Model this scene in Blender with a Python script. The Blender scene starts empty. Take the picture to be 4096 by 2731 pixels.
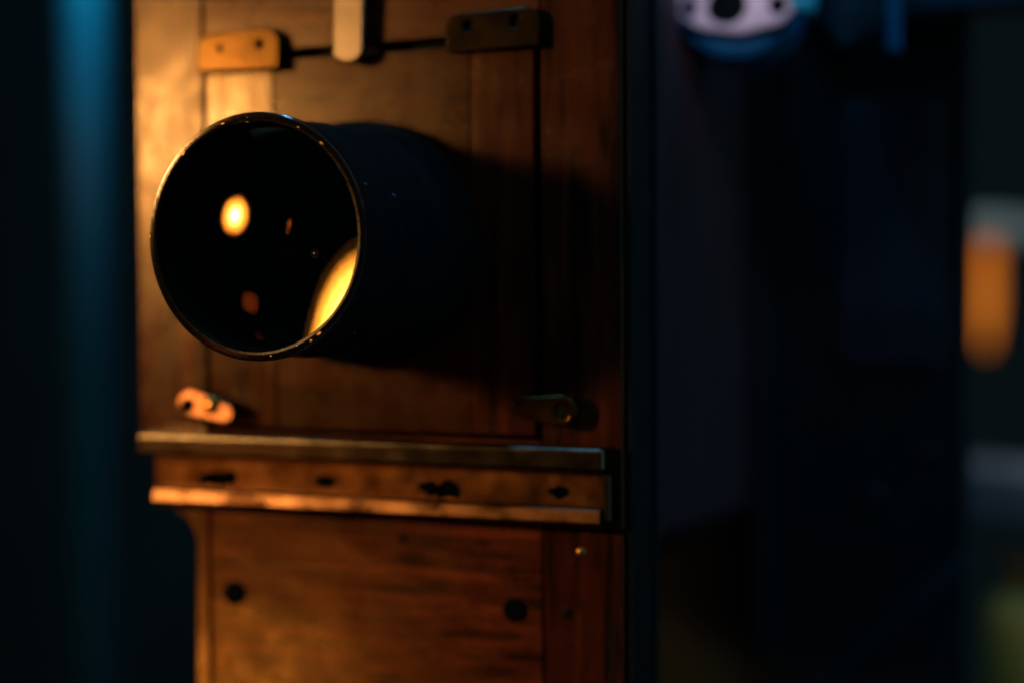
import bpy, bmesh, math, random
from mathutils import Vector, Matrix
random.seed(7)
sc = bpy.context.scene
COL = sc.collection
PI = math.pi

# ------------------------------------------------------------------ camera
# world frame: the front panel of the old camera lies in y=0, lens axis along -Y through the origin
F_PX = 5689.0                                   # 50 mm on 36 mm, in photograph pixels (4096 wide)
CAM = Vector((.297, -.601, -.0226))
PITCH, ROLL = math.radians(2.0), .006
f0 = Vector((-.350, .937, 0)).normalized()
r0 = Vector((f0.y, -f0.x, 0))
fwd = (f0*math.cos(PITCH) - Vector((0, 0, 1))*math.sin(PITCH)).normalized()
up0 = r0.cross(fwd).normalized()
right = (r0 - up0*ROLL).normalized()
up = right.cross(fwd).normalized()
cam_data = bpy.data.cameras.new('camera')
cam = bpy.data.objects.new('camera', cam_data); COL.objects.link(cam)
m3 = Matrix((right, up, -fwd)).transposed()
cam.matrix_world = Matrix.Translation(CAM) @ m3.to_4x4()
cam_data.lens = 50; cam_data.sensor_width = 36
cam_data.clip_start = .01; cam_data.clip_end = 60
cam_data.dof.use_dof = True
cam_data.dof.focus_distance = .578
cam_data.dof.aperture_fstop = 1.8
cam_data.dof.aperture_blades = 9
sc.camera = cam

def ray(px, py):
    return (fwd*F_PX + right*(px-2048) - up*(py-1365.5)).normalized()
def W(px, py, y=0.0):
    """measured point of the photograph -> (x, z) on the plane at depth y"""
    d = ray(px, py); t = (y-CAM.y)/d.y
    p = CAM + d*t
    return (p.x, p.z)
def at(px, py, dist):
    """point seen at a pixel, this far along the view axis"""
    d = fwd*F_PX + right*(px-2048) - up*(py-1365.5)
    return CAM + d*(dist/F_PX)

# ------------------------------------------------------------------ materials
def new_mat(name):
    m = bpy.data.materials.new(name); m.use_nodes = True
    nt = m.node_tree; b = nt.nodes['Principled BSDF']
    return m, nt, b
def N(nt, t, **k):
    n = nt.nodes.new(t)
    for a, v in k.items(): setattr(n, a, v)
    return n
def coords(nt, scale=(1, 1, 1), rot=(0, 0, 0), kind='Object'):
    tc = N(nt, 'ShaderNodeTexCoord'); mp = N(nt, 'ShaderNodeMapping')
    mp.inputs['Scale'].default_value = scale; mp.inputs['Rotation'].default_value = rot
    nt.links.new(tc.outputs[kind], mp.inputs['Vector'])
    return mp.outputs['Vector']
def noise(nt, vec, scale, detail=4, rough=.55, dist=0):
    n = N(nt, 'ShaderNodeTexNoise'); n.inputs['Scale'].default_value = scale
    n.inputs['Detail'].default_value = detail; n.inputs['Roughness'].default_value = rough
    n.inputs['Distortion'].default_value = dist
    nt.links.new(vec, n.inputs['Vector']); return n.outputs['Fac']
def ramp(nt, fac, stops):
    r = N(nt, 'ShaderNodeValToRGB'); e = r.color_ramp.elements
    while len(e) < len(stops): e.new(.5)
    for el, (p, c) in zip(e, stops):
        el.position = p; el.color = (*c, 1) if len(c) == 3 else c
    nt.links.new(fac, r.inputs['Fac']); return r.outputs['Color']
def bump(nt, b, h, strength, dist):
    bp = N(nt, 'ShaderNodeBump'); bp.inputs['Strength'].default_value = strength
    bp.inputs['Distance'].default_value = dist
    nt.links.new(h, bp.inputs['Height']); nt.links.new(bp.outputs['Normal'], b.inputs['Normal'])
    return bp
def g(v): return (v, v, v)

def wood(name, horiz, dark, mid, light, r_lo=.36, r_hi=.5, spec=.5, seed=0.0, streak=1.0, wave=.0012, skew=0):
    m, nt, b = new_mat(name)
    s = (22, 30, 190) if horiz else (190, 30, 16)
    v = coords(nt, s, (0, skew, 0))
    off = N(nt, 'ShaderNodeVectorMath', operation='ADD'); off.inputs[1].default_value = (seed*13.1, seed*7.7, seed*3.3)
    nt.links.new(v, off.inputs[0]); v = off.outputs[0]
    n1 = noise(nt, v, .55*streak, 6, .62, .4)
    col = ramp(nt, n1, [(.38, dark), (.48, mid), (.53, mid), (.65, light)])
    # broad patches
    v2 = coords(nt, (9, 9, 26) if horiz else (26, 9, 9))
    n2 = noise(nt, v2, 1.1, 3, .5)
    mx = N(nt, 'ShaderNodeMix', data_type='RGBA', blend_type='MULTIPLY'); mx.inputs['Factor'].default_value = .8
    nt.links.new(col, mx.inputs['A'])
    nt.links.new(ramp(nt, n2, [(.3, g(.5)), (.65, g(1.15))]), mx.inputs['B'])
    # knots / worm spots
    v3 = coords(nt, (38, 38, 60) if horiz else (60, 38, 38))
    vo = N(nt, 'ShaderNodeTexVoronoi'); vo.inputs['Scale'].default_value = 1.0
    nt.links.new(v3, vo.inputs['Vector'])
    sp = ramp(nt, vo.outputs['Distance'], [(.08, g(.25)), (.22, g(1))])
    mx2 = N(nt, 'ShaderNodeMix', data_type='RGBA', blend_type='MULTIPLY'); mx2.inputs['Factor'].default_value = .55
    nt.links.new(mx.outputs['Result'], mx2.inputs['A']); nt.links.new(sp, mx2.inputs['B'])
    nt.links.new(mx2.outputs['Result'], b.inputs['Base Color'])
    rr = N(nt, 'ShaderNodeMapRange'); rr.inputs['From Min'].default_value = .3; rr.inputs['From Max'].default_value = .7
    rr.inputs['To Min'].default_value = r_hi; rr.inputs['To Max'].default_value = r_lo
    nr = noise(nt, coords(nt, (60, 60, 60)), 1.0, 4, .6)
    nt.links.new(nr, rr.inputs['Value']); nt.links.new(rr.outputs['Result'], b.inputs['Roughness'])
    b.inputs['Specular IOR Level'].default_value = spec
    b.inputs['Specular Tint'].default_value = (1, .78, .52, 1)      # amber shellac
    # height: grain plus the slow waviness of old varnish
    add = N(nt, 'ShaderNodeMath', operation='ADD')
    slow = noise(nt, coords(nt, (14, 14, 30) if horiz else (30, 14, 14)), 1.0, 2, .5)
    m1 = N(nt, 'ShaderNodeMath', operation='MULTIPLY'); m1.inputs[1].default_value = wave*1000
    m2 = N(nt, 'ShaderNodeMath', operation='MULTIPLY'); m2.inputs[1].default_value = .12
    nt.links.new(slow, m1.inputs[0]); nt.links.new(n1, m2.inputs[0])
    nt.links.new(m1.outputs[0], add.inputs[0]); nt.links.new(m2.outputs[0], add.inputs[1])
    bump(nt, b, add.outputs[0], .6, .001)
    return m

def metal(name, c1, c2, rough=.35, metallic=1.0, scale=60, spec=.5, bumpk=.15, rvar=.15):
    m, nt, b = new_mat(name)
    n = noise(nt, coords(nt, (scale,)*3), 1, 5, .6)
    nt.links.new(ramp(nt, n, [(.35, c1), (.65, c2)]), b.inputs['Base Color'])
    b.inputs['Metallic'].default_value = metallic
    rr = N(nt, 'ShaderNodeMapRange'); rr.inputs['From Min'].default_value = .3; rr.inputs['From Max'].default_value = .7
    rr.inputs['To Min'].default_value = rough-rvar*.5; rr.inputs['To Max'].default_value = rough+rvar*.5
    nt.links.new(n, rr.inputs['Value']); nt.links.new(rr.outputs['Result'], b.inputs['Roughness'])
    b.inputs['Specular IOR Level'].default_value = spec
    bump(nt, b, n, bumpk, .001)
    return m

def coated(name, refl, tint=(1, 1, 1), rough=0.0, var=.15, absorb=.12):
    """lens surface with an anti-reflection coating: clear, mirrors a few per cent"""
    m = bpy.data.materials.new(name); m.use_nodes = True
    nt = m.node_tree; nt.nodes.clear()
    o = N(nt, 'ShaderNodeOutputMaterial'); mix = N(nt, 'ShaderNodeMixShader')
    tr = N(nt, 'ShaderNodeBsdfTransparent'); gl = N(nt, 'ShaderNodeBsdfGlossy')
    tr.inputs['Color'].default_value = (.97, .97, .97, 1)
    k = refl/absorb; gl.inputs['Color'].default_value = (tint[0]*k, tint[1]*k, tint[2]*k, 1); gl.inputs['Roughness'].default_value = rough
    # faint dust and smears vary the strength of the reflection
    n = noise(nt, coords(nt, (220, 220, 220)), 1, 5, .7)
    rr = N(nt, 'ShaderNodeMapRange'); rr.inputs['From Min'].default_value = .2; rr.inputs['From Max'].default_value = .8
    rr.inputs['To Min'].default_value = absorb*(1-var); rr.inputs['To Max'].default_value = absorb*(1+var)
    nt.links.new(n, rr.inputs['Value']); nt.links.new(rr.outputs['Result'], mix.inputs['Fac'])
    nt.links.new(tr.outputs[0], mix.inputs[1]); nt.links.new(gl.outputs[0], mix.inputs[2])
    nt.links.new(mix.outputs[0], o.inputs['Surface'])
    return m

D1, M1, L1 = (.014, .004, .002), (.075, .016, .005), (.15, .036, .010)
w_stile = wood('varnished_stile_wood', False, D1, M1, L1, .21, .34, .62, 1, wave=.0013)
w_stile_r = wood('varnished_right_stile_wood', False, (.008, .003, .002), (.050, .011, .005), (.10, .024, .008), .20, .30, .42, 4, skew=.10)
w_rail = wood('varnished_top_rail_wood', True, D1, M1, L1, .24, .34, .45, 2)
w_cleat = wood('varnished_cleat_wood', False, (.016, .004, .002), (.062, .014, .004), (.12, .033, .008), .16, .27, .65, 3)
w_board = wood('varnished_lens_board_wood', True, (.012, .003, .002), (.040, .009, .003), (.08, .02, .006), .22, .32, .38, 5)
w_low = wood('varnished_lower_panel_wood', True, (.014, .004, .003), (.078, .016, .008), (.18, .040, .016), .22, .34, .42, 6, streak=1.8, wave=.0022)
black_wood = metal('black_stained_wood', (.005, .008, .009), (.009, .012, .013), .65, 0, 50, .12)
brass = metal('old_brass', (.62, .33, .09), (.80, .46, .14), .22, 1, 120)
brass_plate = metal('dull_brass_plate', (.055, .027, .004), (.08, .04, .006), .23, .85, 90, .5, .1, .06)
rail_top = metal('worn_brass_rail', (.085, .078, .058), (.15, .130, .092), .23, 1, 70, .5, .1, .06)
rail_back = metal('tarnished_brass_rail', (.11, .050, .017), (.21, .098, .034), .34, .9, 90, .5, .35, .15)
lip_m = metal('polished_brass_lip', (.020, .009, .004), (.26, .140, .068), .31, 1, 38, .5, .15, .12)
nickel = metal('tarnished_nickel', (.21, .175, .135), (.27, .23, .185), .34, 1, 40)
copper = metal('polished_copper', (.055, .020, .009), (.15, .068, .034), .26, 1, 80)
dark_metal = metal('blackened_steel', (.003, .004, .0045), (.006, .007, .008), .55, 0, 150, .12)
black_paint = metal('black_lens_enamel', (.003, .007, .008), (.004, .009, .010), .65, 0, 200, .06, .2)
knurl_paint = metal('black_knurled_ring', (.006, .007, .008), (.012, .013, .014), .13, 0, 900, 1.0, .02)
lip_black = metal('black_gloss_lip', (.003, .003, .0035), (.006, .005, .0045), .12, 0, 500, .30, .06, .03)
worn_edge = metal('worn_ring_lip', (.003, .003, .003), (.006, .005, .0045), .20, 0, 1400, .12, .09, .08)
flock = metal('matt_black_lens_lining', (.002, .005, .006), (.003, .007, .008), .95, 0, 200, .02)
bare_brass = metal('bare_brass_chip', (.8, .45, .16), (.9, .55, .2), .5, .8, 900)
def leather(name, c1, c2):
    m, nt, b = new_mat(name)
    vo = N(nt, 'ShaderNodeTexVoronoi'); vo.inputs['Scale'].default_value = 600
    nt.links.new(coords(nt), vo.inputs['Vector'])
    n = noise(nt, coords(nt, (20, 20, 5)), 1, 4)
    nt.links.new(ramp(nt, n, [(.35, c1), (.65, c2)]), b.inputs['Base Color'])
    b.inputs['Roughness'].default_value = .6; b.inputs['Specular IOR Level'].default_value = .25
    bump(nt, b, vo.outputs['Distance'], .4, .0005)
    return m
bellows_m = leather('aubergine_bellows_leather', (.020, .009, .016), (.028, .013, .022))

# ------------------------------------------------------------------ mesh helpers
def link(name, me, mat, parent=None, loc=None):
    o = bpy.data.objects.new(name, me); COL.objects.link(o)
    if mat: me.materials.append(mat)
    if parent: o.parent = parent
    if loc: o.location = loc
    return o
def bm_obj(name, bm, mat, parent=None, smooth=False, bevel=0, seg=2):
    bmesh.ops.recalc_face_normals(bm, faces=bm.faces[:])
    me = bpy.data.meshes.new(name); bm.to_mesh(me); bm.free()
    if smooth:
        for p in me.polygons: p.use_smooth = True
    o = link(name, me, mat, parent)
    if bevel:
        b = o.modifiers.new('bevel', 'BEVEL'); b.width = bevel; b.segments = seg; b.limit_method = 'ANGLE'
    return o
def add_box(bm, x0, x1, y0, y1, z0, z1):
    vs = [bm.verts.new((x, y, z)) for x in (x0, x1) for y in (y0, y1) for z in (z0, z1)]
    for f in ((0, 1, 3, 2), (4, 6, 7, 5), (0, 4, 5, 1), (2, 3, 7, 6), (0, 2, 6, 4), (1, 5, 7, 3)):
        bm.faces.new([vs[i] for i in f])
def box(name, x0, x1, y0, y1, z0, z1, mat, parent=None, bevel=.0006):
    bm = bmesh.new(); add_box(bm, x0, x1, y0, y1, z0, z1)
    return bm_obj(name, bm, mat, parent, bevel=bevel)
def prism(name, pts, y0, y1, mat, parent=None, bevel=.0006):
    """(x, z) outline standing between y0 (front) and y1"""
    bm = bmesh.new()
    a = [bm.verts.new((x, y0, z)) for x, z in pts]; b = [bm.verts.new((x, y1, z)) for x, z in pts]
    bm.faces.new(a); bm.faces.new(b[::-1])
    n = len(pts)
    for i in range(n): bm.faces.new((a[i], a[(i+1) % n], b[(i+1) % n], b[i]))
    return bm_obj(name, bm, mat, parent, bevel=bevel)
def circle_pts(cx, cz, r, n=32, rz=None):
    rz = rz or r
    return [(cx+r*math.cos(2*PI*i/n), cz+rz*math.sin(2*PI*i/n)) for i in range(n)]
def plate(name, outline, holes, y_front, thick, mat, parent=None, bevel=.0004):
    """flat plate with real holes (a filled 2D curve turned into a mesh)"""
    cu = bpy.data.curves.new(name, 'CURVE'); cu.dimensions = '2D'; cu.fill_mode = 'BOTH'
    for pts in [outline]+holes:
        s = cu.splines.new('POLY'); s.points.add(len(pts)-1)
        for p, (x, z) in zip(s.points, pts): p.co = (x, z, 0, 1)
        s.use_cyclic_u = True
    cu.extrude = thick/2-bevel; cu.bevel_depth = bevel; cu.bevel_resolution = 2
    t = bpy.data.objects.new('tmp', cu); COL.objects.link(t)
    dg = bpy.context.evaluated_depsgraph_get()
    me = bpy.data.meshes.new_from_object(t.evaluated_get(dg))
    bpy.data.objects.remove(t); me.name = name
    me.transform(Matrix(((1, 0, 0, 0), (0, 0, -1, y_front+thick/2), (0, 1, 0, 0), (0, 0, 0, 1))))
    me.materials.clear()
    return link(name, me, mat, parent)
def lathe(name, prof, mat, parent=None, n=128, cx=0, cz=0, smooth=True, bevel=0):
    """prof: (y, r) pairs turned about the Y axis"""
    bm = bmesh.new(); rings = []
    for y, r in prof:
        if r < 1e-6: rings.append([bm.verts.new((cx, y, cz))])
        else: rings.append([bm.verts.new((cx+r*math.cos(2*PI*i/n), y, cz+r*math.sin(2*PI*i/n))) for i in range(n)])
    for a, b in zip(rings, rings[1:]):
        for i in range(n):
            j = (i+1) % n
            if len(a) == 1: bm.faces.new((a[0], b[i], b[j]))
            elif len(b) == 1: bm.faces.new((a[i], a[j], b[0]))
            else: bm.faces.new((a[i], a[j], b[j], b[i]))
    o = bm_obj(name, bm, mat, parent, smooth=False)
    if smooth:
        for p in o.data.polygons: p.use_smooth = True
        o.data.set_sharp_from_angle(angle=math.radians(35))
    return o
def screw(name, cx, cz, y, r, mat, parent, dome=.35, slot_ang=.4, n=24):
    """slotted round-head screw facing -Y"""
    o = lathe(name, [(y+.0005, r), (y-r*.15, r*.97), (y-r*dome*.8, r*.7), (y-r*dome, r*.3), (y-r*dome, 0)], mat, parent, n, cx, cz)
    return o
def empty(name, loc=(0, 0, 0)):
    o = bpy.data.objects.new(name, None); COL.objects.link(o); o.location = loc; o.empty_display_size = .05
    return o
def tag(o, label=None, cat=None, group=None, kind=None):
    for k, v in (('label', label), ('category', cat), ('group', group), ('kind', kind)):
        if v: o[k] = v
    return o

# ------------------------------------------------------------------ the old plate camera
camera = tag(empty('plate_camera'), 'antique wooden plate camera with brass fittings and a long black lens', 'camera')

XL, XR = W(545, 700)[0], W(2487, 900)[0]           # outer edges of the front panel
BL, BR = W(823, 900)[0], W(2160, 900)[0]           # opening for the lens board
ZT, ZB = W(1480, 205)[1], W(1480, 1722)[1]         # top and bottom of that opening
TOP = .20
zr_t, zr_b = W(1480, 1756)[1], W(1480, 2052)[1]    # brass rail
DY = .033

# upper front: stiles, top rail and the strip behind the brass rail
ZSL = W(1480, 1850)[1]
box('stile', XL, BL-.0006, 0, DY, ZSL, TOP, w_stile, camera, .0012)
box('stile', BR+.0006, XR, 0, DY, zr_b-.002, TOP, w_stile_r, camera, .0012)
box('top_rail', BL, BR, .0004, DY, ZT+.0036, TOP, w_rail, camera, .0006)
box('bottom_rail', W(620, 1950)[0], BR, .0004, DY, zr_b-.002, ZSL-.0005, w_rail, camera, .0006)
box('sill', BL, BR, .0004, DY, ZSL, ZB-.0022, w_rail, camera, .0006)
# dark recess behind the board, seen in the gaps
box('recess', BL-.004, BR+.004, .012, .02, ZB-.006, ZT+.008, black_wood, camera, 0)

# lens board: two upright cleats and a horizontal-grain middle
CL, CR = W(1092, 700)[0], W(1880, 1000)[0]
board = prism('lens_board', [(CL+.0002, ZB), (CR-.0002, ZB), (CR-.0002, ZT-.0008), (CL+.0002, ZT-.0008)], .0012, .010, w_board, camera, .0005)
box('cleat', BL+.0009, CL, .0006, .010, ZB, ZT-.0006, w_cleat, board, .0007)
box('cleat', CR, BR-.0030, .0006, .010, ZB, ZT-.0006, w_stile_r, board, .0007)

# side cheek (black edge of the front standard) and its thin batten
box('side_cheek', XR+.0003, XR+.0035, .003, DY+.004, -.30, TOP, black_wood, camera, .0005)
box('batten', XR-.002, XR+.0055, DY+.004, DY+.010, -.32, TOP, black_wood, camera, .001)

# lower panel
LL = W(790, 2400)[0]; ZC = zr_b-.002
lowp = prism('lower_panel', [(W(840, 2400)[0]+.0004, -.34), (BR, -.34), (BR, ZC-.0015), (W(840, 2400)[0]+.0004, ZC-.0015)], .0008, DY, w_low, camera, .0008)
cove = [(W(700, 2060)[0], ZC-.0012)]
cx, cz, rr = W(700, 2060)[0], W(760, 2150)[1]-.004, LL-W(700, 2060)[0]
for i in range(9):
    a = PI/2*(1-i/8)
    cove.append((cx+rr*math.cos(a), cz+(ZC-.0030-cz)*math.sin(a)))
xs = W(840, 2400)[0]
prism('lower_stile', cove+[(LL-.0035, -.34), (xs-.0004, -.34), (xs-.0004, ZC-.0012)], 0, DY-.002, w_stile, camera, .0008)
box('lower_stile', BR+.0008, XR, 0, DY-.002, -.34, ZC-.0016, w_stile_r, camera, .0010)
def plug(px, py, rp, mat=flock, y=0.0, dome=.3, parent=None, name='bolt_head'):
    x, z = W(px, py, y); d = (CAM-Vector((x, y, z))).length
    return screw(name, x, z, y, rp*d/F_PX, mat, parent, dome)
plug(937, 2372, 46, parent=lowp)
plug(2056, 2440, 46, parent=lowp)
plug(2322, 2207, 20, brass, parent=camera, dome=.5, name='panel_spot')  # brass dome stands in for a small glare spot on the wood
plug(2268, 2449, 24, dark_metal, parent=camera, name='panel_spot')
plug(898, 2645, 14, brass_plate, parent=lowp, name='panel_spot', dome=.15)
plug(1607, 2153, 17, dark_metal, parent=lowp, name='panel_spot', dome=.15)  # dark dome marks a faint knot in the wood
# slot near the right edge of the lower stile
sx = W(2447, 2600)[0]; box('slot', sx-.001, sx+.0008, -.0002, .004, -.34, W(2447, 2480)[1], black_wood, camera, 0)

# ---- brass rail below the lens board: an angle bar over a drilled channel plate
rail = box('brass_rail', W(548, 1800, -.013)[0], W(2418, 1830, -.013)[0], -.0145, -.0002, W(1480, 1855, -.0145)[1], W(1480, 1747, 0)[1]-.0002, rail_top, camera, .0020)
rail.modifiers[0].segments = 3
px0, px1 = W(616, 1950, -.009)[0], W(2446, 1960, -.005)[0]
zp_t, zp_b = W(1480, 1850)[1], zr_b
zled = W(1480, 1985, -.006)[1]
def rowz(px, py): return W(px, py, -.0025)
holes = []
spots = [(835, 1913, 24, 17), (893, 1910, 31, 22), (1303, 1925, 38, 24), (1702, 1950, 26, 24), (1785, 1960, 44, 40), (2232, 1966, 32, 25)]
h3 = [(874, 1912, 60, 24), (1303, 1925, 36, 20), (1795, 1966, 38, 36), (2246, 1968, 27, 20)]
for (hx, hy, ra, rb) in h3:
    x, z = rowz(hx, hy); holes.append(circle_pts(x, z, ra*.000165, 28, rb*.000160))
box('backing', px0+.002, px1-.005, -.00028, -.0001, zp_b+.004, zp_t-.001, flock, rail, 0)  # black sheet added behind the rail holes as their shade
# open channel: back plate with holes, lower lip
plate('channel_plate', [(px0, zp_t), (px1-.004, zp_t), (px1-.004, zled+.0002), (px0, zled+.0002)], holes, -.0028, .0025, rail_back, rail, .0003)
bm = bmesh.new()
prof = [(-.0001, zp_b), (-.0080, zp_b), (-.0106, zp_b+.0026), (-.0094, zled-.0008), (-.0084, zled), (-.0001, zled)]
A = [bm.verts.new((px0, y, z)) for y, z in prof]; B = [bm.verts.new((px1-.004, y, z)) for y, z in prof]
bm.faces.new(A); bm.faces.new(B[::-1])
for i in range(6): bm.faces.new((A[i], A[(i+1) % 6], B[(i+1) % 6], B[i]))
bm_obj('channel_lip', bm, lip_m, rail, bevel=.0004)
box('end_cap', px1-.0036, px1, -.0075, -.0001, zp_b+.003, zp_t, rail_top, rail, .0008)
for (hx, hy, ra) in [(925, 1906, 26), (815, 1914, 20), (1722, 1950, 27), (1690, 1944, 16), (2205, 1962, 12)]:
    x, z = rowz(hx, hy); screw('screw', x, z, -.0028, ra*.000135, flock, rail, .5)

# ---- top brackets (rounded brass plates that hold the board)
def bracket(x0, x1, y_top, y_bot_l, y_bot_r, hs, mat, rc=55, th=.006):
    lift = -th
    pts = []
    p = lambda a, b: W(a, b, lift)
    pts.append(p(x0, y_bot_l)); pts.append(p(x1, y_bot_r))
    for i in range(9):
        a = PI/2*i/8; pts.append(p(x1-rc+rc*math.cos(a), y_top[1]+rc-rc*math.sin(a)))
    for i in range(9):
        a = PI/2+PI/2*i/8; pts.append(p(x0+rc+rc*math.cos(a), y_top[0]+rc-rc*math.sin(a)))
    hl = []
    for hx, hy, ra, rb in hs:
        x, z = W(hx, hy, lift); hl.append(circle_pts(x, z, ra*.000118, 24, rb*.000118))
    o = plate('corner_bracket', pts, hl, lift, th-.0006, mat, camera, .0011)
    for hx, hy, ra, rb in hs:
        x, z = W(hx, hy, lift); screw('screw', x, z, -.0022, ra*.000118*1.15, dark_metal, o, .2)  # black discs sunk in the bracket holes to keep them dark
    return o
bracket(795, 1108, (140, 118), 284, 268, [(878, 197, 15, 20), (1036, 178, 22, 22)], brass_plate)
bracket(1790, 2150, (62, 35), 200, 178, [(1870, 105, 27, 27), (2058, 85, 30, 30)], metal('shaded_brass_plate', (.022, .016, .006), (.035, .024, .008), .22, .85, 90, .5, .1, .06))  # darker copy of the bracket brass stands in for the missing lamp reflection

# ---- upright nickel strip hanging down over the top of the board
lift = -.009
pts = []
x0, x1, yb = 1334, 1447, 243
pts = [W(x0+8, -220, lift), W(x0+2, 200, lift)]
for i in range(1, 8):
    a = PI+PI*i/8
    pts.append(W((x0+x1)/2-4+(x1-x0)/2*math.cos(a), 195-48*math.sin(a), lift))
pts += [W(x1-6, 200, lift), W(x1+6, -220, lift)]
plate('latch_strip', pts, [], lift, .0042, nickel, camera, .0010)

# ---- turn buttons either side below the board
def rod_pts(a, b, ra, rb, n=10):
    """outline of a tapering capsule between pixel points a and b"""
    (ax, ay), (bx, by) = a, b; an = math.atan2(by-ay, bx-ax); o = []
    for i in range(n+1):
        t = an+PI/2+PI*i/n; o.append((ax+ra*math.cos(t), ay+ra*math.sin(t)))
    for i in range(n+1):
        t = an-PI/2+PI*i/n; o.append((bx+rb*math.cos(t), by+rb*math.sin(t)))
    return o
ly = -.010
tb = plate('turn_button', [W(x, y, ly) for x, y in rod_pts((757, 1606), (897, 1652), 46, 32)], [circle_pts(*W(748, 1620, ly), .0045, 24, .0037)], ly, .0045, copper, camera, .0016)
x, z = W(845, 1618, ly)
lathe('knob', [(ly+.001, .0040), (ly-.0010, .0042), (ly-.0018, .0036), (ly-.0024, .0024), (ly-.0027, .0012), (ly-.0028, 0)], brass, tb, 32, x, z)
lathe('pivot', [(0, .0030), (ly+.002, .0030)], dark_metal, tb, 24, x, z)
x, z = W(748, 1620, ly); lathe('hole_bottom', [(ly+.0032, .0048), (ly+.0032, 0)], flock, tb, 24, x, z)  # black disc put in as the shade inside the hole
x, z = W(830, 1628, ly); pv = Vector((x, ly, z))        # button tilted back so its face mirrors the lamp
T = Matrix.Translation(pv) @ Matrix.Rotation(math.radians(-8), 4, 'X') @ Matrix.Translation(-pv)
for o in [tb]+list(tb.children): o.data.transform(T)
tb = plate('turn_button', [W(x, y, ly) for x, y in rod_pts((2238, 1645), (2072, 1626), 56, 28)], [circle_pts(*W(2244, 1646, ly), .0044, 28)], ly, .0040, brass_plate, camera, .0012)
x, z = W(2244, 1646, ly); screw('screw', x, z, ly+.0022, .0045, dark_metal, tb, .2)  # black disc fills the button hole so it looks dark
x, z = W(2244, 1646, ly); lathe('pivot', [(0, .0036), (ly+.003, .0036)], dark_metal, tb, 24, x, z)

# ------------------------------------------------------------------ lens
YF = -.101
lens = lathe('lens_barrel', [(YF+.012, .0470), (YF+.012, .0492), (YF+.030, .0488), (YF+.032, .0480), (YF+.040, .0480), (YF+.042, .0505),
                             (YF+.058, .0510), (YF+.060, .0500), (YF+.070, .0500), (YF+.072, .0520), (YF+.086, .0525), (YF+.088, .0560), (YF+.0985, .0570), (YF+.1005, .0565), (YF+.1005, .03)],
             black_paint, camera, 192)
# knurled filter ring
def knurl(name, n, ro, depth, y0, y1, mat, parent):
    bm = bmesh.new(); m = n*4; A = []; B = []; C = []; D = []
    prof = (0, 1, 1, 0)
    for i in range(m):
        a = 2*PI*i/m; k = prof[i % 4]
        r = ro-depth+depth*k
        c, s = math.cos(a), math.sin(a)
        A.append(bm.verts.new(((ro-depth*1.3)*c, y0, (ro-depth*1.3)*s)))
        B.append(bm.verts.new((r*c, y0+.0005, r*s)))
        C.append(bm.verts.new((r*c, y1-.0004, r*s)))
        D.append(bm.verts.new(((ro-depth*1.3)*c, y1, (ro-depth*1.3)*s)))
    for P, Q in ((A, B), (B, C), (C, D)):
        for i in range(m):
            j = (i+1) % m; bm.faces.new((P[i], P[j], Q[j], Q[i]))
    o = bm_obj(name, bm, mat, parent)
    return o
ring = knurl('knurled_ring', 250, .0500, .00050, YF, YF+.0052, knurl_paint, lens)
lathe('ring_body', [(YF+.0052, .0494), (YF+.012, .0491), (YF+.012, .0480)], black_paint, ring, 160)
lathe('ring_lip', [(YF+.0003, .04946), (YF-.00002, .0494), (YF-.00012, .0474), (YF-.00014, .0473)], lip_black, ring, 256)
lathe('retaining_lip', [(YF-.00014, .0473), (YF-.00012, .0472), (YF+.00004, .0463), (YF+.0008, .0462), (YF+.0046, .0462)], worn_edge, ring, 256)
lathe('lens_lining', [(YF+.0046, .0462), (YF+.09, .0462), (YF+.09, 0)], flock, lens, 96)
# chips in the paint of the lip
def chip(ang, r, w, h, seed):
    rnd = random.Random(seed); bm = bmesh.new(); vs = []
    c = Vector((math.cos(ang), 0, math.sin(ang))); t = Vector((-c.z, 0, c.x))
    ctr = bm.verts.new(c*r+Vector((0, YF-.0006, 0)))
    n = 9
    for i in range(n):
        a = 2*PI*i/n; k = .6+.6*rnd.random()
        p = c*(r+h*k*math.sin(a))+t*(w*k*math.cos(a))
        rad = math.hypot(p.x, p.z)
        y = YF-.0003
        vs.append(bm.verts.new((p.x, y-.00015, p.z)))
    for i in range(n): bm.faces.new((ctr, vs[i], vs[(i+1) % n]))
    bm_obj('paint_chip', bm, bare_brass, ring, smooth=True)
for ang, r, w, h, s in [(2.33, .0478, .0011, .0007, 1), (1.86, .0478, .0005, .0003, 2), (1.62, .0478, .0002, .0002, 3), (1.12, .0477, .0004, .0002, 4), (.86, .0476, .0006, .0002, 5),
                        (-.93, .0484, .0008, .0003, 6), (-1.02, .0486, .0005, .0003, 7), (-1.16, .0475, .0002, .0002, 8), (3.12, .0490, .0004, .0002, 9), (-1.42, .0482, .0003, .0002, 10)]:
    chip(ang, r, w*1.5, h*1.4, s)

def cap(name, R, y0, rmax, mat, parent, convex=True, cx=0, cz=0, n=192, rings=60):
    """round piece of a sphere, cut to the barrel; convex bulges to -Y. (cx, cz) = where the sphere's own axis passes"""
    bm = bmesh.new(); loops = []
    def v(x, z):
        q = R-math.sqrt(R*R-(x-cx)**2-(z-cz)**2)
        return bm.verts.new((x, y0+(q if convex else -q), z))
    c = v(0, 0)
    for i in range(1, rings+1):
        r = rmax*i/rings; loops.append([v(r*math.cos(2*PI*k/n), r*math.sin(2*PI*k/n)) for k in range(n)])
    for k in range(n): bm.faces.new((c, loops[0][k], loops[0][(k+1) % n]))
    for A, B in zip(loops, loops[1:]):
        for k in range(n): bm.faces.new((A[k], A[(k+1) % n], B[(k+1) % n], B[k]))
    return bm_obj(name, bm, mat, parent, smooth=True)
g_front = coated('coated_front_glass', .036, (1, .86, .62))
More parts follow.
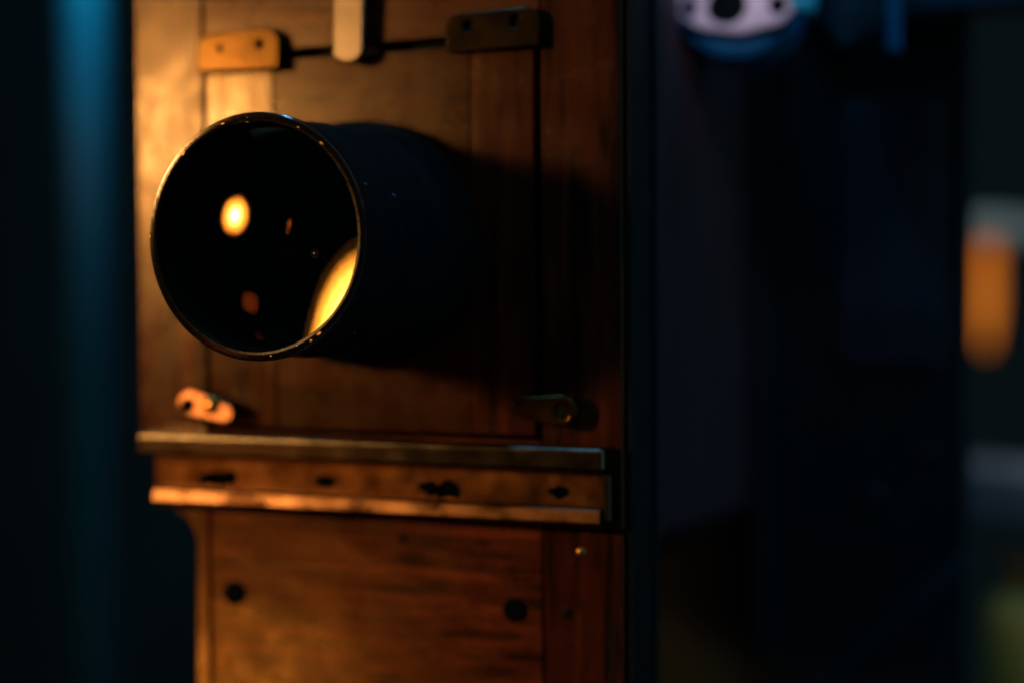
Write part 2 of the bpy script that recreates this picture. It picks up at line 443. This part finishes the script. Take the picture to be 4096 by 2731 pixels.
g_inner = coated('coated_rear_glass', .14, (1, .95, .82), var=.03, absorb=.7)
g_small = coated('coated_inner_glass', .030, (1, .55, .28))
g_red = coated('coated_red_glass', .003, (1, .35, .2))
cap('front_element', .175, YF-.0030, .0452, g_front, lens, cx=.0062, cz=-.0022)
cap('rear_element', .31, YF+.030, .0458, g_inner, lens, convex=False, cx=-.0050, cz=.0008)
ie = cap('inner_element', .060, YF+.030, .030, g_small, lens)
ie.scale = (.7, 1, 1); ie.rotation_euler = (0, .35, 0); ie.location = (.001, 0, .0028)
# screws and bright marks on the barrel side
def side_screw(ang, y, r=.0012, R=.0505):
    bm = bmesh.new()
    bmesh.ops.create_uvsphere(bm, u_segments=16, v_segments=8, radius=r, matrix=Matrix.Translation((R*math.cos(ang), y, R*math.sin(ang))))
    bm_obj('screw', bm, steel_blue, lens, smooth=True)
steel_blue = metal('blued_steel', (.02, .035, .06), (.04, .06, .09), .35, 1, 200)
side_screw(.42, YF+.010, .0012, .0488)
side_screw(.36, YF+.036, .0016, .0478)
side_screw(-.98, YF+.034, .0014, .0478)

# lamp's lens ghost modelled as a tiny brass bead with a halo ring
x, z = W(1258, 1015, YF+.012)
bm = bmesh.new(); bmesh.ops.create_uvsphere(bm, u_segments=16, v_segments=8, radius=.0007, matrix=Matrix.Translation((x, YF+.012, z)))
st = bm_obj('ghost_dot', bm, bare_brass, lens, smooth=True)
lathe('ghost_ring', [(YF+.0122, .0020), (YF+.0118, .0018), (YF+.0118, .0014), (YF+.0122, .0012)], dark_metal, lens, 32, x, z)

# ------------------------------------------------------------------ bellows, rear standard
bm = bmesh.new(); loops = []; NF = 11
y_a, y_b = DY+.008, .34
for i in range(NF*2+1):
    t = i/(NF*2); y = y_a+(y_b-y_a)*t
    hw = .104+.016*t-(0 if i % 2 else .011); hz = hw+.05
    ch = .014
    pts = [(-hw+ch, -hz), (hw-ch, -hz), (hw, -hz+ch), (hw, hz-ch), (hw-ch, hz), (-hw+ch, hz), (-hw, hz-ch), (-hw, -hz+ch)]
    loops.append([bm.verts.new((x, y, z-.01)) for x, z in pts])
for a, b in zip(loops, loops[1:]):
    for i in range(8): bm.faces.new((a[i], a[(i+1) % 8], b[(i+1) % 8], b[i]))
bm_obj('bellows', bm, bellows_m, camera, bevel=.0012)
RY = .345
rear = box('rear_standard', -.25, W(3872, 1300, RY)[0], RY, RY+.06, -.36, .40, metal('rear_black_wood', (.010, .019, .022), (.014, .025, .029), .65, 0, 50, .12), camera, .003)
strip_blue = metal('blue_top_bar_paint', (.004, .05, .09), (.006, .06, .11), .5, 0, 40, .2)
navy = metal('navy_enamel_panel', (.008, .018, .034), (.011, .024, .042), .5, 0, 30, .3)
a, b = W(3352, 400, RY-.008), W(3765, 1480, RY-.008)
box('rear_panel', a[0], b[0], RY-.008, RY-.0003, b[1], a[1], navy, rear, .004)
a = W(3052, 700, RY-.02)
box('bellows_frame', .118, a[0]+.003, RY-.022, RY-.0003, -.26, .24, metal('bellows_frame_paint', (.01, .016, .02), (.015, .022, .03), .4, 0, 40, .4), rear, .002)
a, b = W(3180, -300, RY-.03), W(4300, 14, RY-.03)
box('top_bar', a[0], b[0], RY-.04, RY-.001, b[1], a[1], strip_blue, rear, .002)
plug(3497, 1985, 34, steel_blue, RY, .5, rear, 'screw')
plug(3717, 1812, 24, steel_blue, RY, .5, rear, 'screw')
# diagonal brace on the rear standard
bm = bmesh.new()
p0, p1 = Vector((W(3180, 2830, RY-.03)[0], RY-.03, W(3180, 2830, RY-.03)[1])), Vector((W(3860, 2240, RY-.03)[0], RY-.03, W(3860, 2240, RY-.03)[1]))
d = (p1-p0).normalized(); q = Vector((-d.z, 0, d.x))*.0058
vs = []
for yy in (0, .005):
    for p in (p0, p1):
        for s in (-1, 1): vs.append(bm.verts.new(p+q*s+Vector((0, yy, 0))))
for f in ((0, 1, 3, 2), (4, 6, 7, 5), (0, 4, 5, 1), (2, 3, 7, 6), (0, 2, 6, 4), (1, 5, 7, 3)): bm.faces.new([vs[i] for i in f])
bm_obj('brace', bm, metal('blue_grey_steel', (.008, .025, .04), (.012, .035, .055), .5, .2, 60), rear, bevel=.001)

# perforated cover plate and housing on top of the bellows
lilac = metal('lilac_lit_metal', (.48, .40, .50), (.60, .50, .60), .5, 0, 40, .4)  # lilac tint stands in for warm and blue light mixing on grey
blue_en = metal('blue_enamel', (.003, .10, .25), (.005, .12, .29), .5, 0, 40, .2)
YP = .17
cover = tag(empty('meter_housing', (W(2960, 60, YP)[0], YP, W(2960, 60, YP)[1])), 'pale rounded metal housing with three dark holes at the top, right of the wooden panel', 'instrument housing')
def rel(o, par):
    o.parent = par; o.location = -par.location; return o
out = [W(2700, -260, YP), W(3180, -260, YP), W(3170, 40, YP), W(3120, 90, YP), (W(2960, 130, YP)), W(2800, 110, YP), W(2715, 60, YP)]
hs = [circle_pts(*W(2752, 32, YP), .0052, 24, .0068), circle_pts(*W(2905, 28, YP), .0120, 28, .0105), circle_pts(*W(3110, 20, YP), .0055, 24, .0060)]
rel(plate('face_plate', out, hs, YP, .004, lilac, None, .0008), cover)
rel(prism('hole_backing', [W(2720, -200, YP), W(3160, -200, YP), W(3150, 60, YP), W(2960, 100, YP), W(2740, 70, YP)], YP+.0048, YP+.0055, flock, None, 0), cover)  # black sheet put in so the three holes look shaded
out = [W(2690, -260, YP), W(3170, -260, YP)]
for i in range(13):
    a = -PI*.02-PI*.96*i/12
    out.append(W(2925+235*math.cos(a), 30-205*math.sin(a), YP))
rel(prism('rounded_body', out, YP+.006, YP+.05, blue_en, None, .006), cover)
cyan = metal('cyan_lacquer', (.03, .50, .75), (.04, .6, .85), .3, 0, 40, .6)
o = prism('bright_clip', [W(3155, -200, .15), W(3262, -200, .15), W(3258, 20, .15), W(3225, 62, .15), W(3160, 30, .15)], .15, .165, cyan, None, .003)
tag(o, 'small bright cyan clip between the pale housing and the dark blue box', 'clip')
boxm = metal('dark_blue_enamel', (.003, .035, .055), (.004, .042, .068), .55, 0, 40, .06)
bx = empty('control_box', (W(3420, 60, .22)[0], .22, W(3420, 60, .22)[1]))
tag(bx, 'dark blue box with a lighter vertical edge strip, top right', 'box')
a, b = W(3240, -260, .22), W(3545, 190, .22)
rel(prism('box_body', [(a[0], a[1]), (b[0], a[1]), (b[0], b[1]+.01), (b[0]-.012, b[1]+.004), (a[0]+.018, b[1]), (a[0]+.004, b[1]+.014)], .22, .30, boxm, None, .003), bx)
strip_m = metal('edge_blue_lacquer', (.004, .12, .28), (.006, .15, .34), .5, 0, 40, .15)
a, b = W(3545, -260, .215), W(3595, 205, .215)
rel(box('edge_strip', a[0], b[0], .215, .23, b[1], a[1], strip_m, None, .002), bx)

# ------------------------------------------------------------------ behind the camera: pipe, amber lantern, shelf
pipe_m = metal('grey_blue_painted_pipe', (.003, .075, .125), (.004, .09, .15), .42, 0, 12, .35, .05)
p = at(350, 1000, 1.95)
bm = bmesh.new()
bmesh.ops.create_cone(bm, cap_ends=True, segments=64, radius1=.027, radius2=.027, depth=2.4)
pipe = bm_obj('standing_pipe', bm, pipe_m, None, smooth=True); pipe.location = (p.x, p.y, p.z+.2); PIPE = p
tag(pipe, 'upright painted pipe catching blue light, left of the wooden camera', 'pipe')

lan_loc = at(3948, 1200, 2.6)
lan = tag(empty('amber_lantern', lan_loc), 'glowing amber glass lantern with a pale metal cap at the right edge', 'lantern')
amber = bpy.data.materials.new('lit_amber_glass'); amber.use_nodes = True
nt = amber.node_tree; b = nt.nodes['Principled BSDF']
b.inputs['Base Color'].default_value = (.5, .18, .02, 1); b.inputs['Roughness'].default_value = .3
nz = noise(nt, coords(nt, (20, 20, 12)), 1, 3)
nt.links.new(ramp(nt, nz, [(.3, (.50, .11, .004)), (.7, (.66, .17, .008))]), b.inputs['Emission Color'])
b.inputs['Emission Strength'].default_value = 1.1
def zlathe(name, prof, mat, par, n=48):
    bm = bmesh.new(); R = []
    for z, r in prof: R.append([bm.verts.new((r*math.cos(2*PI*i/n), r*math.sin(2*PI*i/n), z)) for i in range(n)])
    for A, B in zip(R, R[1:]):
        for i in range(n): bm.faces.new((A[i], A[(i+1) % n], B[(i+1) % n], B[i]))
    bm.faces.new(R[0]); bm.faces.new(R[-1])
    return bm_obj(name, bm, mat, par, smooth=True)
lan.scale = (1.8,)*3
zlathe('amber_glass', [(-.050, .002), (-.040, .005), (-.020, .0085), (0, .0098), (.050, .0096), (.056, .008)], amber, lan)
zlathe('metal_cap', [(.057, .024), (.058, .060), (.078, .060), (.086, .012)], metal('pale_steel', (.75, .72, .66), (.85, .82, .76), .5, 0, 30), lan)
shelf_m = metal('blue_grey_painted_shelf', (.08, .11, .18), (.12, .15, .22), .5, 0, 20)
p = at(4100, 1965, 1.5)
sh = box('wall_shelf', -.16, .5, -.05, .05, -.028, .028, shelf_m, None, .006); sh.location = p; sh.rotation_euler = (0, 0, -.36)
tag(sh, 'blue grey shelf under the glowing lantern at the right edge', 'shelf')
p = at(4085, 2480, 1.5)
jug = tag(empty('olive_bottle', p), 'olive yellow bottle at the bottom right corner', 'bottle')
zlathe('bottle_body', [(-.12, .03), (-.115, .034), (.0, .034), (.02, .030), (.032, .014)], metal('olive_glaze', (.55, .36, .07), (.65, .48, .12), .35, 0, 30), jug)
zlathe('bottle_neck', [(.033, .012), (.055, .011), (.058, .014), (.066, .014)], metal('amber_glaze', (.5, .22, .04), (.6, .3, .06), .35, 0, 30), jug)

# ------------------------------------------------------------------ room
def room_mat(name, c1, c2):
    return metal(name, c1, c2, .8, 0, 3, .2, .3)
wall_m = room_mat('dark_wall_paint', (.015, .028, .032), (.020, .036, .041))
box('back_wall', -4, 4, 2.6, 2.7, -1.3, 2.2, wall_m, None, 0)['kind'] = 'structure'
box('left_wall', -2.6, -2.5, -3, 2.59, -1.3, 2.2, wall_m, None, 0)['kind'] = 'structure'
box('front_wall', -4, 4, -3.1, -3.0, -1.3, 2.2, wall_m, None, 0)['kind'] = 'structure'
box('floor', -4, 4, -3, 2.59, -1.35, -1.301, room_mat('dark_floor_boards', (.03, .025, .02), (.05, .04, .03)), None, 0)['kind'] = 'structure'

# ------------------------------------------------------------------ lights
LAMP = Vector((-.695, -.90, .170))
aim = (Vector((0, -.02, -.02))-LAMP).normalized()
lamp = tag(empty('desk_lamp', LAMP), 'round frosted lamp shining warm light on the camera front', 'lamp')
Q = aim.to_track_quat('-Z', 'Y')
lamp.rotation_mode = 'QUATERNION'; lamp.rotation_quaternion = Q
LR = .090
dm = bpy.data.materials.new('glowing_frosted_diffuser'); dm.use_nodes = True
nt = dm.node_tree; nt.nodes.clear()
o_ = N(nt, 'ShaderNodeOutputMaterial'); em = N(nt, 'ShaderNodeEmission')
tc = N(nt, 'ShaderNodeTexCoord'); ln = N(nt, 'ShaderNodeVectorMath', operation='LENGTH')
nt.links.new(tc.outputs['Object'], ln.inputs[0])
dv = N(nt, 'ShaderNodeMath', operation='DIVIDE'); dv.inputs[1].default_value = LR
nt.links.new(ln.outputs['Value'], dv.inputs[0])
nt.links.new(ramp(nt, dv.outputs[0], [(0, (1.2, .9, .52)), (.22, (1.15, .84, .45)), (.30, (.92, .50, .15)), (.58, (.40, .16, .025)), (1, (.20, .062, .004))]), em.inputs['Color'])
em.inputs['Strength'].default_value = 170
nt.links.new(em.outputs[0], o_.inputs['Surface'])
bm = bmesh.new(); bmesh.ops.create_circle(bm, cap_ends=True, segments=64, radius=LR)
dif = bm_obj('diffuser', bm, dm, lamp)
bm = bmesh.new(); R = []
for z, r in ((-.03, LR+.012), (0, LR+.004), (.06, LR*.85), (.11, LR*.4), (.12, .02)):
    R.append([bm.verts.new((r*math.cos(2*PI*i/48), r*math.sin(2*PI*i/48), z)) for i in range(48)])
for A, B in zip(R, R[1:]):
    for i in range(48): bm.faces.new((A[i], A[(i+1) % 48], B[(i+1) % 48], B[i]))
bm.faces.new(R[-1])
bm_obj('reflector', bm, dark_metal, lamp, smooth=True)

def area(name, loc, target, size, power, color):
    l = bpy.data.lights.new(name, 'AREA'); l.shape = 'DISK'; l.size = size; l.energy = power; l.color = color
    o = bpy.data.objects.new(name, l); COL.objects.link(o); o.location = loc
    o.rotation_mode = 'QUATERNION'; o.rotation_quaternion = (Vector(target)-Vector(loc)).to_track_quat('-Z', 'Y')
    return o
area('blue_lamp', (.75, .15, 1.0), (.0, .2, .0), .10, 1.8, (.10, .45, 1))
area('overhead_lamp', (-.25, -.38, 1.2), (.0, -.05, .0), .05, 1.9, (.10, .50, 1))
area('side_lamp', (.89, -.77, .44), (0, -.1, 0), .03, .10, (.08, .50, 1))
area('pipe_lamp', (PIPE.x+.20, PIPE.y-.16, .60), (PIPE.x, PIPE.y, .34), .06, 2.8, (.008, .68, .90))
area('shelf_fill', at(4600, 1500, 1.35), at(4000, 1500, 2.0), .06, .34, (1, .85, .6))  # unseen warm fill added to brighten shelf, cap and bottle
hc = cover.location
area('housing_fill', (hc.x, hc.y-.085, hc.z+.055), (hc.x, hc.y, hc.z+.012), .02, .009, (.95, .80, .95)).data.spread = math.radians(65)  # small fill light added only to brighten the pale housing
# dim red lamp low on the left, mirrored in the lens glass
def low_lamp(loc, radius, strength, label):
    low = tag(empty('floor_lamp', loc), label, 'lamp')
    low.rotation_mode = 'QUATERNION'; low.rotation_quaternion = (Vector((-.05, 0, -.2))-Vector(loc)).to_track_quat('-Z', 'Y')
    d2 = bpy.data.materials.new('dim_orange_diffuser'); d2.use_nodes = True
    b2 = d2.node_tree.nodes['Principled BSDF']; b2.inputs['Base Color'].default_value = (.3, .1, .02, 1)
    b2.inputs['Emission Color'].default_value = (1, .17, .03, 1); b2.inputs['Emission Strength'].default_value = strength
    bm = bmesh.new(); bmesh.ops.create_circle(bm, cap_ends=True, segments=48, radius=radius); bm_obj('diffuser', bm, d2, low)
    bm = bmesh.new(); R = []
    for z, r in ((-.02, radius*1.2), (0, radius*1.15), (.05, radius*.8), (.07, .015)):
        R.append([bm.verts.new((r*math.cos(2*PI*i/48), r*math.sin(2*PI*i/48), z)) for i in range(48)])
    for A, B in zip(R, R[1:]):
        for i in range(48): bm.faces.new((A[i], A[(i+1) % 48], B[(i+1) % 48], B[i]))
    bm.faces.new(R[-1])
    bm_obj('reflector', bm, dark_metal, low, smooth=True)
low_lamp((-.56, -.84, -.25), .046, 2.3, 'small dim red lamp below the main lamp, mirrored in the lens glass')
g_ = area('foot_glow', (-.60, -.84, -.50), (-.10, 0, -.27), .16, .032, (1, .33, .04)); g_.data.spread = math.radians(22)  # unseen narrow light added for the glow on the panel's foot
w = bpy.data.worlds.new('World'); sc.world = w; w.use_nodes = True
w.node_tree.nodes['Background'].inputs['Color'].default_value = (.45, .85, 1, 1)
w.node_tree.nodes['Background'].inputs['Strength'].default_value = .25

sc.view_settings.view_transform = 'Standard'; sc.view_settings.look = 'None'
sc.view_settings.exposure = 0; sc.view_settings.gamma = 1
sc.render.engine = 'CYCLES'
cy = sc.cycles
cy.use_denoising = True; cy.use_adaptive_sampling = False; cy.adaptive_threshold = .01
cy.max_bounces = 8; cy.transparent_max_bounces = 12; cy.glossy_bounces = 5
cy.sample_clamp_indirect = 80
